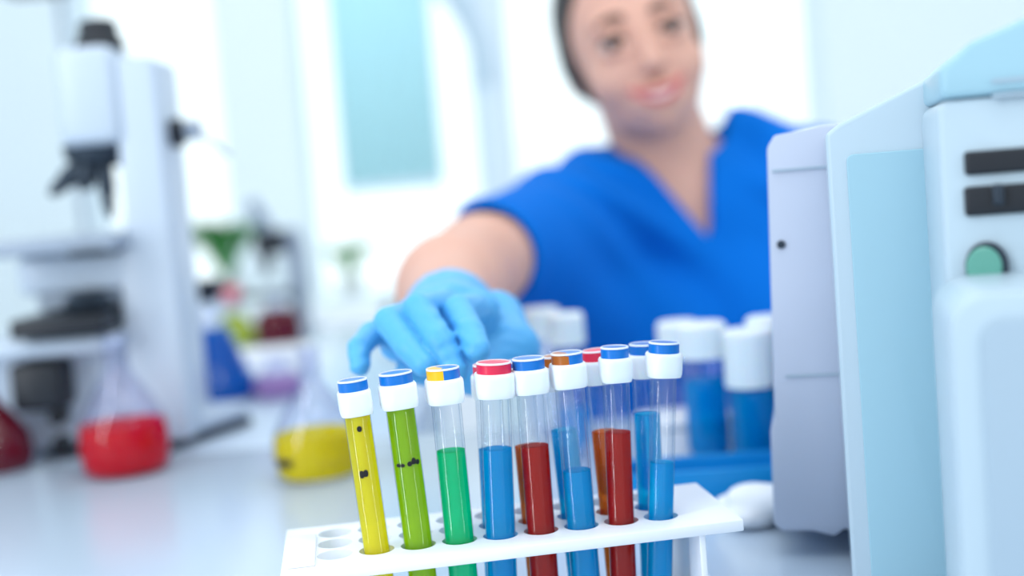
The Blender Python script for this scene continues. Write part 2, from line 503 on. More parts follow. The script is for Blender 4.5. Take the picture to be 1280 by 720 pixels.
for s in (S0 + .12, 7.75):
    wd = .003 if s < 0 else .003
    obj('end_panel', BX((s * PITCHM, (T0 + T1) / 2 * PITCHM, (ZS + TZ) / 2 - .0005), (wd, (T1 - T0 - .3) * PITCHM, ZS - TZ - .0105), .0006), m_rack, rack)
obj('label_plate', BX((-1.78 * PITCHM, .5 * PITCHM, ZS + .0010), (.66 * PITCHM, 2.6 * PITCHM, .0018), .0005), m_white, rack)

# ------------------------------------------------------------------ test tubes
L_YEL = liquid('yellow_fluid', (250, 232, 20), .5)
L_LIME = liquid('lime_fluid', (156, 206, 10), .5)
L_EMER = liquid('emerald_fluid', (0, 212, 130), .5)
L_BLUE = liquid('azure_fluid', (0, 182, 244), .4)
L_RED = liquid('dark_red_fluid', (196, 24, 16), .5)
L_ORG = liquid('orange_fluid', (244, 100, 12), .45)
def capfn(a, z):      # rounded square section with shallow ribs
    c, s = abs(math.cos(a)), abs(math.sin(a))
    return (1 / (c ** 3.2 + s ** 3.2) ** (1 / 3.2)) * .965
def half_lid(bm, r, z0, z1, two):
    n = 36
    lathe([(0, z0), (r, z0), (r, z1 - .0008), (r - .0008, z1), (0, z1)], n, bm)
    bm.faces.ensure_lookup_table()
    if two:
        for f in bm.faces:
            if f.calc_center_median().x < two: f.material_index = 1
def test_tube(s, t, top, label, level, fluid, lid, R=.0064, capw=.0176, two=None, lid2=None, caph=None, marks=(), base=None, cz=0):
    """s,t: rack hole; top: (px,py) of the middle of the lid's top; level: pixel height of the fluid"""
    B = RK(s, t)
    if base: B = TP(base[0], base[1], ZS)
    T = W(top[0], top[1], B.y)
    ax = (T - B).normalized()
    zb_ = TZ + .0054
    bot = B - ax * ((B.z - zb_ - 0.0) / ax.z)
    Lt = (T - bot).length
    root = thing('test_tube', label, 'test tube', bot, 0, None)
    q = Vector((0, 0, 1)).rotation_difference(ax)
    root.rotation_mode = 'QUATERNION'
    root.rotation_quaternion = q @ Quaternion((0, 0, 1), rackang + .12)
    H = Lt - .0075       # glass ends inside the cap
    ri = R - .0009
    hemi = lambda r, z: [(r * math.sin(a), z - r * math.cos(a)) for a in [i * PI / 16 for i in range(1, 8)]]
    prof = [(0, 0)] + hemi(R, R) + [(R, R), (R, H), (R - .00045, H + .0004), (ri, H)] + [(ri, R)] + [(x, z) for x, z in hemi(ri, R)][::-1] + [(0, R - ri)]
    obj('glass_tube', lathe(prof, 44), m_tube, root, ang=60)
    # fluid up to the pixel row asked for
    lev = None
    for i in range(1, 400):
        pnt = bot + ax * (Lt * i / 400)
        d = pnt - CAM; v = 360 - F * d.dot(up) / d.dot(fwd)
        if v <= level: lev = Lt * i / 400; break
    lev = min(lev or H - .006, H - .006)
    rl = R - .00035
    obj('fluid', lathe([(0, .0005)] + hemi(rl, R) + [(rl, R), (rl, lev + .0004), (rl * .9, lev), (0, lev - .0002)], 44), fluid, root, ang=60)
    # cap body
    cr = capw / 2; c0 = Lt - (caph or .0162); c1 = Lt - .0050
    prof = [(0, c1 - .001), (0, c1), (cr * .93, c1), (cr * .99, c1 - .0008), (cr, c1 - .002), (cr, c0 + .0035), (cr * .985, c0 + .0015), (cr * .93, c0), (R + .0003, c0), (R + .0003, H + .0006), (0, H + .0006)]
    prof = prof[1:]
    def fn(a, z):
        return capfn(a, z) if True else 1
    cb = obj('cap', lathe(prof, 56, fn=capfn), m_cap, root, ang=50)
    lb = bmesh.new(); half_lid(lb, cr * .86, c1 - .0002, Lt - .0003, two)
    ld = obj('lid', lb, [lid, lid2] if lid2 else lid, root)
    rim = lathe([(cr * .83, Lt - .0006), (cr * .865, Lt - .0008), (cr * .865, Lt - .0002), (cr * .83, Lt + .0001)], 36, close=True)
    obj('lid_rim', rim, m_cap, root)
    for (mz, da, w_, h_) in marks:      # ink smudges on the glass, facing the viewer
        mb = bmesh.new()
        nseg = 5
        for kk in range(w_):
            a0 = -PI / 2 - rackang - .12 + da + kk * .30
            r_ = R + .00012
            hh = h_ * random.uniform(.5, 1.1); zz = mz + random.uniform(-.0006, .0006)
            c = Vector((r_ * math.cos(a0), r_ * math.sin(a0), zz))
            g = bmesh.ops.create_uvsphere(mb, u_segments=10, v_segments=6, radius=.5)
            rotm = Matrix.Rotation(a0, 4, 'Z')
            bmesh.ops.transform(mb, matrix=Matrix.Translation(c) @ rotm @ Matrix.Diagonal((.0003, .0024, hh, 1)), verts=g['verts'])
        o = obj('ink_mark', mb, m_ink, root)
    return root, ax, bot, Lt

test_tube(0, 0, (440, 474), 'narrow tube of yellow fluid with a plain blue lid, leftmost in the rack', 519, L_YEL, m_blue, R=.0060, capw=.0155, marks=[(.1020, .15, 1, .004), (.0815, -.15, 2, .0042)])
test_tube(1, 0, (494, 465), 'tube of lime green fluid under a blue lid, between the yellow and the emerald', 508, L_LIME, m_blue, R=.0066, capw=.0176, marks=[(.0832, -.55, 2, .0034), (.0840, .25, 3, .0044)])
test_tube(2, 0, (553, 459), 'tube of emerald green fluid with a yellow and blue lid', 564, L_EMER, m_blue, R=.0068, capw=.0176, two=-.0012, lid2=m_yel)
test_tube(3, 0, (617, 452), 'tube of azure fluid with a crimson lid, just right of the emerald one', 562, L_BLUE, m_pink, R=.0070, capw=.0185)
test_tube(4, 0, (660, 447), 'tube of dark red fluid with an all blue lid, beside the crimson lid', 558, L_RED, m_blue, R=.0066, capw=.0172)
test_tube(5, 0, (708, 440), 'half full azure tube with a brown and blue lid between two red tubes', 589, L_BLUE, m_blue, R=.0068, capw=.0168, two=-.0018, lid2=m_brn)
test_tube(6, 0, (768, 433), 'tube of dark red fluid with a blue lid in front of a red lid', 541, L_RED, m_blue, R=.0062, capw=.0150)
test_tube(7, 0, (830, 427), 'azure tube with a blue lid and low fluid, rightmost in the front row', 579, L_BLUE, m_blue, R=.0060, capw=.0165)
test_tube(3, 1, (609, 455), 'azure tube close behind the front tube with the crimson lid', 562, L_BLUE, m_pink, capw=.016)
test_tube(4, 1, (649, 450), 'orange tube peeping out left of the dark red tube with all blue lid', 558, L_ORG, m_blue, capw=.015)
test_tube(5, 1, (694, 444), 'light azure tube behind the brown and blue lidded one, fuller than it', 538, L_BLUE, m_brn, capw=.015)
test_tube(6, 1, (745, 437), 'orange fluid tube with a crimson red lid, behind the rightmost dark red tube', 540, L_ORG, m_pink, capw=.016)
test_tube(7, 1, (805, 429), 'azure tube with blue lid and high fluid, back row at the right', 518, L_BLUE, m_blue, capw=.0168)

# ------------------------------------------------------------------ person
def build_person():
    root = thing('person', 'smiling woman in blue scrubs and a blue glove reaching for the tubes', 'person', (.22, 1.5, 0))
    root_inv = Vector((-.22, -1.5, 0))
    N = W(850, 205, 1.42)
    RS, LS = W(708, 288, 1.34), W(1010, 236, 1.45)
    SE = W(607, 322, 1.09)                    # sleeve end
    EL = W(578, 348, 1.00)
    WR = W(560, 404, .775)
    HIP = Vector((.24, 1.56, .56))
    LE = LS + Vector((.05, -.06, -.25)); LW = Vector((.40, 1.20, TZ + .06))
    # head frame
    yaw, tilt, nod = math.radians(1), math.radians(-11.5), math.radians(4)
    HR_ = Matrix.Rotation(tilt, 3, 'Y') @ Matrix.Rotation(yaw, 3, 'Z') @ Matrix.Rotation(-nod, 3, 'X')
    # local: x image right, y towards camera (negated world y), z up
    Lx, Ly, Lz = HR_ @ Vector((1, 0, 0)), HR_ @ Vector((0, -1, 0)), HR_ @ Vector((0, 0, 1))
    k = .98
    eye_mid = W(802, 42, 1.30)
    HC = eye_mid - (Ly * .078 + Lz * .004) * k
    def H(x, y, z): return HC + (Lx * x + Ly * y + Lz * z) * k
    RM = Matrix((Lx, Ly, Lz)).transposed()
    def torso(f, i=0.0, kk=.03):
        mid = (N + HIP) / 2
        ch = N + Vector((.005, .035, -.15)); be = N.lerp(HIP, .62) + Vector((0, .0, 0))
        f.ell(ch, (.145, .10, .16), None, kk, infl=i)
        f.ell(ch + Vector((-.065, -.075, -.03)), (.062, .055, .062), None, kk, infl=i)
        f.ell(ch + Vector((.065, -.075, -.03)), (.062, .055, .062), None, kk, infl=i)
        f.ell(be, (.125, .10, .15), None, kk, infl=i)
        f.ell(HIP, (.165, .125, .12), None, kk, infl=i)
        f.cap(N + Vector((0, .02, -.045)), RS, .055 + i, .052 + i, kk)
        f.cap(N + Vector((0, .02, -.045)), LS, .055 + i, .052 + i, kk)
    # ---- skin: head, neck, chest, arms in one surface
    xs = axis_grid(-.16, .50, .0055, (.05, .24, .0024)); ys = axis_grid(.74, 1.72, .006, (1.20, 1.34, .0024))
    zs = axis_grid(.66, 1.30, .0055, (1.0, 1.17, .0024))
    f = Field(xs, ys, zs)
    torso(f)
    f.cap(RS, SE.lerp(EL, .3), .044, .037, .02); f.cap(SE.lerp(EL, .3), EL, .037, .036, .02)
    fm = EL.lerp(WR, .35) + Vector((-.004, 0, .002))
    f.cap(EL, fm, .036, .037, .02); f.cap(fm, WR, .037, .024, .02)
    f.cap(WR, WR + (WR - EL).normalized() * .05, .022, .020, .01)
    f.cap(LS, LE, .048, .042, .02); f.cap(LE, LE.lerp(LW, .35), .042, .042, .02); f.cap(LE.lerp(LW, .35), LW, .042, .027, .02)
    f.cap(LW, LW + Vector((-.02, -.04, -.015)), .026, .026, .01)
    f.cap(N + Vector((0, .02, -.03)), H(0, -.03, -.05), .058, .052, .025)
    # head
    f.ell(H(0, -.018, .035), [v * k for v in (.074, .092, .088)], RM, .02)
    f.ell(H(0, .030, -.022), [v * k for v in (.0590, .053, .071)], RM, .02)
    f.cap(H(-.026, .030, -.062), H(0, .062, -.079), .020 * k, .017 * k, .018)
    f.cap(H(.026, .030, -.062), H(0, .062, -.079), .020 * k, .017 * k, .018)
    for s in (-1, 1):
        f.ell(H(.037 * s, .048, -.032), [v * k for v in (.024, .024, .024)], RM, .014)
        f.ell(H(.026 * s, .068, .026), [v * k for v in (.024, .010, .008)], RM, .012)
        f.ell(H(.031 * s, .094, .003), [v * k for v in (.017, .013, .010)], RM, .008, 's')
        f.ell(H(.071 * s, -.022, -.003), [v * k for v in (.007, .015, .026)], RM, .006)
    for s in (-1, 1):      # eyelids
        f.ell(H(.031 * s, .0775, .0125), [v * k for v in (.0175, .0090, .0056)], RM, .002)
        f.ell(H(.031 * s, .0760, -.0070), [v * k for v in (.0165, .0078, .0050)], RM, .005)
    f.cap(H(0, .078, .012), H(0, .101, -.030), .007 * k, .009 * k, .009)
    for s in (-1, 1): f.ell(H(.0105 * s, .093, -.034), [v * k for v in (.0068, .008, .006)], RM, .005)
    f.ell(H(0, .079, -.062), [v * k for v in (.030, .012, .018)], RM, .012)
    f.ell(H(0, .097, -.0635), [v * k for v in (.023, .009, .0045)], RM, .004, 's')
    body = link('body', f.mesh('body'), m_skin)
    # ---- facial parts
    kids = [body]
    for s in (-1, 1):
        bm = bmesh.new(); sphere(bm, (0, 0, 0), .0125 * k, n=20)
        bmesh.ops.transform(bm, matrix=Matrix.Translation(H(.031 * s, .0720, .0025)), verts=bm.verts)
        kids.append(obj('eye', bm, m_eye))
        bm = bmesh.new(); sphere(bm, (0, 0, 0), .0080 * k, n=16)
        bmesh.ops.transform(bm, matrix=Matrix.Translation(H(.031 * s, .0785, .0020)), verts=bm.verts)
        kids.append(obj('iris', bm, m_iris))
        arc = [H(s * (.014 + .034 * t), .0835 - .012 * t * t - .004 * t, .021 + .008 * math.sin(PI * (.15 + .7 * t)) - .003 * t) for t in [i / 8 for i in range(9)]]
        kids.append(obj('eyebrow', tube_path(arc, [.0026, .0034, .0036, .0035, .0033, .003, .0026, .002, .0012], 8), m_hair))
        arc = [H(s * (.017 + .029 * t), .0865 - .010 * (2 * t - 1) ** 2 - .002 * t, .0030 + .0045 * math.sin(PI * t)) for t in [i / 8 for i in range(9)]]
        kids.append(obj('eyelash', tube_path(arc, [.001] + [.0024] * 7 + [.001], 6), m_hair))
    for nm, dz, sg in (('upper_lip', -.0575, 1), ('lower_lip', -.066, -1)):
        arc = []
        for i in range(13):
            t = i / 6 - 1
            z = dz + (.0105 * t * t if sg > 0 else .0225 * t * t) - (0.001 if sg > 0 else .004)
            arc.append(H(.031 * t, .0920 - .0145 * t * t, z + .001))
        rr = [.0010 + .0026 * math.sqrt(max(0, 1 - (i / 6 - 1) ** 2)) for i in range(13)]
        kids.append(obj(nm, tube_path(arc, rr, 10), m_lip))
    arc = [H(.0255 * t, .0890 - .0145 * t * t, -.0625 + .0130 * t * t) for t in [i / 6 - 1 for i in range(13)]]
    kids.append(obj('teeth', tube_path(arc, [.0012 + .0036 * math.sqrt(max(0, 1 - (i / 6 - 1) ** 2)) for i in range(13)], 8), m_teeth))
    # ---- hair
    f = Field(axis_grid(.02, .27, .004), axis_grid(1.2, 1.62, .004), axis_grid(.98, 1.34, .004))
    f.ell(H(0, -.024, .040), [v * k for v in (.0785, .095, .094)], RM, .01)
    f.ell(H(0, -.02, -.0), [v * k for v in (.0770, .07, .06)], RM, .02)
    f.half(H(0, .006, .0), (Ly * 1.0 - Lz * .55))
    f.half(H(0, -.01, -.05), (Ly * .35 - Lz * 1))
    f.ell(H(0, -.14, .03), [.04] * 3, RM, .012)
    kids.append(link('hair', f.mesh('hair'), m_hair))
    # ---- scrub top
    f = Field(axis_grid(-.10, .50, .0045), axis_grid(.98, 1.75, .005), axis_grid(.44, 1.15, .0045))
    torso(f, .013, .04)
    be = N.lerp(HIP, .5)
    f.ell(be + Vector((-.015, 0, .02)), (.165, .115, .22), None, .04)
    f.cap(RS, SE, .064, .048, .03)
    f.cap(RS + Vector((.03, 0, -.10)), SE + Vector((.035, .08, -.025)), .055, .030, .04)     # slack under the arm
    f.cap(LS, LS.lerp(LE, .75), .066, .062, .03)
    f.cap(W(892, 158, 1.43), W(960, 190, 1.45), .026, .035, .03); f.cap(W(772, 198, 1.42), W(720, 232, 1.40), .022, .03, .03)
    # soft folds
    X, Y_, Z = f.P
    fold = .0075 * np.sin((X * .8 + Z * 1.0 + Y_ * .3) * 70 + 2.2 * np.sin(Z * 21 + Y_ * 9)) * (np.sin(X * 31 + Z * 11) * .5 + .5)
    f.v = (f.v + fold * .9).astype(np.float32)
    # sleeve end: cut beyond it, hollow it
    d = (SE - RS).normalized()
    g = Field(*f.ax); g.cap(SE + d * .075, SE + d * .20, .13, .13, .001); g.v = g.v
    P = f.P
    along = (P[0] - SE.x) * d.x + (P[1] - SE.y) * d.y + (P[2] - SE.z) * d.z
    f.v = np.where((along > -.02) & (P[1] < 1.25), np.maximum(f.v, along), f.v).astype(np.float32)
    f.cap(SE - d * .05, SE + d * .1, .041, .0435, .003, 's')
    d2 = (LE - LS).normalized(); LSE = LS.lerp(LE, .75)
    al2 = (P[0] - LSE.x) * d2.x + (P[1] - LSE.y) * d2.y + (P[2] - LSE.z) * d2.z
    f.v = np.where((P[0] > .34) & (al2 > -.02), np.maximum(f.v, al2), f.v).astype(np.float32)
    # V neck: wedge between two lines, front side only
    a, b, c = W(768, 160, 1.34), W(897, 303, 1.31), W(896, 110, 1.34)
    def hp(p, q, inside):
        nx_, nz_ = (q.z - p.z), -(q.x - p.x); L = math.hypot(nx_, nz_); nx_ /= L; nz_ /= L
        s = (inside[0] - p.x) * nx_ + (inside[1] - p.z) * nz_
        if s > 0: nx_, nz_ = -nx_, -nz_
        return (P[0] - p.x) * nx_ + (P[2] - p.z) * nz_
    inn = ((a.x + b.x + c.x) / 3, (a.z + b.z + c.z) / 3)
    wedge = np.maximum(np.maximum(hp(a, b, inn), hp(b, c, inn)), P[1] - (N.y + .01))
    f.v = np.maximum(f.v, -wedge).astype(np.float32)
    f.cap(N + Vector((0, .02, -.06)), N + Vector((.0, .02, .12)), .060, .060, .004, 's')
    scrub = link('scrub_top', f.mesh('scrub_top'), m_scrub)
    kids.append(scrub)
    # hem band of the neckline
    def onfront(px, py, lo=1.15):
        # first hit of the scrub from the front
        return None
    # ---- trousers and shoes
    f = Field(axis_grid(-.05, .55, .009), axis_grid(1.0, 1.75, .009), axis_grid(.05, .72, .009))
    f.ell(HIP + Vector((0, 0, -.01)), (.172, .132, .11), None, .03)
    feet = []
    for s in (-1, 1):
        hp_ = HIP + Vector((.085 * s, -.02, -.02)); kn = Vector((HIP.x + .10 * s, 1.20, .52)); an = Vector((HIP.x + .10 * s, 1.26, .10))
        f.cap(hp_, kn, .082, .066, .03); f.cap(kn, an, .064, .055, .02); feet.append(an)
    kids.append(link('trousers', f.mesh('trousers'), m_scrub))
    for an in feet:
        bm = bmesh.new(); box(bm, (an.x, an.y - .05, .012), (.085, .25, .024), .008)
        sphere(bm, (an.x, an.y - .07, .045), .045, (.95, 1.9, .85)); cyl(bm, (an.x, an.y + .02, .03), (an.x, an.y + .01, .12), .042, .040)
        kids.append(obj('shoe', bm, m_white))
    # ---- right glove (image left): fingers reach towards the camera and down
    f = Field(axis_grid(-.12, .035, .00125), axis_grid(.60, .82, .00125), axis_grid(.80, .99, .00125))
    q = lambda *a: W(*a)
    wr = WR + (WR - EL).normalized() * .0
    # palm
    mcp = {'i': q(598, 388, .718), 'm': q(565, 382, .712), 'r': q(530, 390, .708), 'p': q(500, 406, .712)}
    for kf, r in (('i', .0125), ('m', .0125), ('r', .0120), ('p', .0105)):
        f.cap(wr.lerp(mcp[kf], .12), mcp[kf], .0200, r, .010)
    chains = {
        'i': [mcp['i'], q(573, 388, .668), q(588, 416, .646), q(597, 437, .634)],
        'm': [mcp['m'], q(523, 386, .664), q(550, 426, .642), q(569, 462, .636)],
        'r': [mcp['r'], q(486, 402, .664), q(511, 435, .646), q(530, 456, .636)],
        'p': [mcp['p'], q(464, 418, .692), q(449, 436, .676), q(450, 457, .668)],
    }
    rad = {'i': (.0100, .0080, .0074, .0066), 'm': (.0100, .0080, .0074, .0066), 'r': (.0098, .0077, .0071, .0062), 'p': (.0090, .0068, .0062, .0056)}
    for kf, ch in chains.items():
        r = rad[kf]
        g = Field(*f.ax)
        for i in range(3): g.cap(ch[i], ch[i + 1], r[i], r[i + 1], .0015)
        hh = .0014
        h = np.clip(.5 + .5 * (f.v - g.v) / hh, 0, 1)
        f.v = (f.v * (1 - h) + g.v * h - hh * h * (1 - h)).astype(np.float32)
    # thumb: leaves the side of the palm near its base and closes under the fingers
    cm, mp, ip, tp = q(618, 402, .765), q(642, 436, .735), q(590, 470, .712), q(512, 462, .694)
    f.cap(cm, mp, .019, .0135, .008); f.cap(mp, ip, .0130, .0105, .004); f.cap(ip, tp, .0100, .0078, .003)
    f.cap(mp, q(560, 415, .725), .011, .014, .012)
    f.cap(q(600, 420, .735), q(500, 430, .710), .013, .011, .01)          # underside of the palm
    # cuff with a rolled rim
    back = (EL - WR).normalized()
    f.cap(wr, wr + back * .028, .0265, .0285, .006); f.cap(wr + back * .028, wr + back * .031, .0295, .0295, .003)
    X, Y_, Z = f.P
    wr_ = .0003 * np.sin(Z * 900 + 1.5 * np.sin(X * 260)) * (np.sin(X * 170 + Y_ * 90) > .1)
    f.v = (f.v + wr_).astype(np.float32)
    glove = link('glove', f.mesh('glove'), m_glove)
    kids.append(glove)
    # ---- left glove resting on the bench behind the analyser
    f = Field(axis_grid(.30, .47, .0025), axis_grid(1.0, 1.26, .0025), axis_grid(.745, .85, .0025))
    c = LW + Vector((-.02, -.04, -.02))
    f.cap(LW + Vector((0, .01, 0)), LW + Vector((-.012, -.02, -.008)), .031, .028, .005)
    for i, dx in enumerate((-.033, -.011, .011, .031)):
        m_ = Vector((c.x + dx, c.y - .055, TZ + .021)); L_ = (.036, .042, .040, .030)[i]
        f.cap(LW + Vector((-.015, -.03, -.015)), m_, .021, .012, .01)
        f.cap(m_, m_ + Vector((dx * .3, -L_, .004)), .010, .009, .003); f.cap(m_ + Vector((dx * .3, -L_, .004)), m_ + Vector((dx * .4, -L_ * 1.7, -.010)), .009, .0075, .002)
    f.cap(c + Vector((-.02, 0, -.005)), c + Vector((-.055, -.03, -.012)), .016, .011, .006); f.cap(c + Vector((-.055, -.03, -.012)), c + Vector((-.062, -.06, -.020)), .0105, .0085, .002)
    kids.append(link('glove', f.mesh('glove'), m_glove))
    for o in kids:
        o.parent = root; o.location = root_inv
    return HIP
HIP = build_person()
# stool she sits on
t = thing('stool', 'round white lab stool the woman in scrubs sits on', 'stool', (HIP.x, HIP.y, 0))
obj('seat', lathe([(0, .385), (.17, .385), (.185, .40), (.185, .42), (.17, .433), (0, .436)], 40), m_white, t)
obj('gas_lift', CY((0, 0, .06), (0, 0, .386), .025), m_chrome, t)
for i in range(5):
    a = i * 2 * PI / 5 + .3
    obj('leg', tube_path([(0, 0, .07), (.24 * math.cos(a), .24 * math.sin(a), .055)], [.02, .014], 10), m_chrome, t)
    bm = bmesh.new(); cyl(bm, (.24 * math.cos(a), .24 * math.sin(a) - .012, .0255), (.24 * math.cos(a), .24 * math.sin(a) + .012, .0255), .025, bev=.003)
    cyl(bm, (.24 * math.cos(a), .24 * math.sin(a), .04), (.24 * math.cos(a), .24 * math.sin(a), .056), .006)
    obj('caster', bm, m_black, t)

# ------------------------------------------------------------------ flasks and bottles
def flask(name, label, cat, px, py, width, hgt, level, fluid, Ycorr=0, neck=.30, shoulder=.36, group=None, stopper=None, bulge=1.04):
    """width, hgt, level in pixels at the flask's own distance; (px, py) is the middle of its foot"""
    b = TP(px, py); b.y += Ycorr
    sc = (b.y) / F
    R, Hh, lv = width / 2 * sc, hgt * sc, level * sc
    b = b + Vector((0, R * .6, 0)); b.z = TZ + .0004
    root = thing(name, label, cat, b, 0, group)
    t = .0016
    sh = Hh * shoulder
    rn = R * neck
    o = [(R * .0, 0), (R * .86, 0), (R * .96, .002), (R * bulge, sh * .45), (R * 1.0, sh * .85), (R * .93, sh * 1.0), (R * .70, sh + (Hh * .72 - sh) * .42), (rn * 1.12, Hh * .74), (rn, Hh * .80), (rn, Hh * .965), (rn * 1.22, Hh * .985), (rn * 1.2, Hh)]
    i = [(rn - t, Hh)] + [(max(rn - t, r - t), z) for r, z in o[3:9]][::-1] + [(R * .92, .004), (R * .84, t + .0008), (0, t + .0008)]
    obj('glass_body', lathe(o + i, 48), m_glass, root, ang=60)
    # fluid follows the inner wall
    ins = [(0, t + .0006), (R * .84, t + .0006), (R * .925, .004)]
    pr = [(r - t + .0003, z) for r, z in o[3:9]]
    last = ins[-1]
    for p in pr:
        if p[1] >= lv:
            u = (lv - last[1]) / (p[1] - last[1]); ins.append((last[0] + (p[0] - last[0]) * u, lv)); break
        ins.append(p); last = p
    ins.append((0, lv))
    if fluid: obj('fluid', lathe(ins, 48), fluid, root, ang=60)
    if stopper:
        obj('stopper', lathe([(0, Hh - .01), (rn * .85, Hh - .01), (rn * 1.0, Hh + .001), (rn * 1.35, Hh + .001), (rn * 1.3, Hh + .014), (0, Hh + .015)], 28), stopper, root)
    return root, R, Hh
L_FRED = liquid('scarlet_fluid', (244, 0, 26), .6)
L_FYEL = liquid('lemon_fluid', (255, 228, 0), .6)
L_FBLU = liquid('deep_blue_fluid', (0, 104, 200), .75)
L_WINE = liquid('wine_fluid', (120, 16, 36), .7)
L_YG = liquid('yellow_green_fluid', (206, 222, 70), .6)
L_PUR = liquid('mauve_fluid', (206, 160, 214), .7)
flask('conical_flask', 'conical glass flask holding scarlet fluid in front of the microscope', 'flask', 150, 597, 112, 178, 64, L_FRED, neck=.27, shoulder=.42)
r, R_, H_ = flask('conical_flask', 'conical glass flask holding bright yellow fluid with a black print', 'flask', 395, 603, 110, 168, 58, L_FYEL, neck=.24, shoulder=.40)
# printed mark on the yellow flask
bm = bmesh.new()
n = 8
va = []
for k in range(n + 1):
    a = -PI / 2 - .95 + k * .065
    rr = R_ * 1.045 + .0004
    va.append((bm.verts.new((rr * math.cos(a), rr * math.sin(a), .014)), bm.verts.new((rr * math.cos(a), rr * math.sin(a), .020))))
for A, B in zip(va, va[1:]): bm.faces.new((A[0], B[0], B[1], A[1]))
o = obj('printed_mark', bm, m_ink, r); o.modifiers.new('s', 'SOLIDIFY').thickness = .0004
flask('conical_flask', 'conical flask of dark wine fluid cut by the left edge of the photo', 'flask', -16, 598, 96, 130, 112, L_WINE, neck=.24, shoulder=.40)
flask('conical_flask', 'conical flask of deep blue fluid with dark stopper, right of the microscope arm', 'flask', 262, 507, 108, 140, 92, L_FBLU, neck=.36, shoulder=.22, stopper=m_black)
flask('round_flask', 'small far flask of dark wine red fluid beside the pillar foot', 'flask', 348, 438, 58, 76, 50, L_WINE, neck=.34, shoulder=.6)
flask('conical_flask', 'far flask of yellow green fluid left of the dark wine red one', 'flask', 292, 437, 62, 66, 44, L_YG, neck=.28, shoulder=.3, stopper=m_pink)
flask('conical_flask', 'low far flask of mauve fluid standing before the wine red one', 'flask', 346, 500, 64, 52, 26, L_PUR, neck=.4, shoulder=.5)
# white box in front of the far flasks
p = TP(330, 474)
b = thing('storage_box', 'low white plastic box in front of the far wine red flask', 'box', (p.x, p.y + .05, TZ), .1)
obj('box_body', BX((0, 0, .0125), (.11, .07, .024), .004), m_white, b)
obj('box_lid', BX((0, 0, .0275), (.114, .074, .006), .002), m_white, b)

# far dark bottle behind the glove
p = TP(470, 478); 
b = thing('reagent_bottle', 'small dark bottle half hidden behind the little finger of the glove', 'bottle', (p.x - .02, min(p.y + .02, 2.0), TZ))
b.location = (W(470, 430, 1.9).x - .02, 1.9, TZ); b.location.x = -.185; b.scale = (.5, .5, .5)
sc = 1.9 / F
obj('bottle_body', lathe([(0, 0), (.024, 0), (.026, .003), (.026, .055), (.012, .070), (.012, .080), (0, .08)], 28), mat('amber_dark_glass', (24, 44, 62), .15), b)
obj('bottle_cap', lathe([(0, .080), (.015, .080), (.015, .098), (.013, .1), (0, .1)], 24), m_black, b)

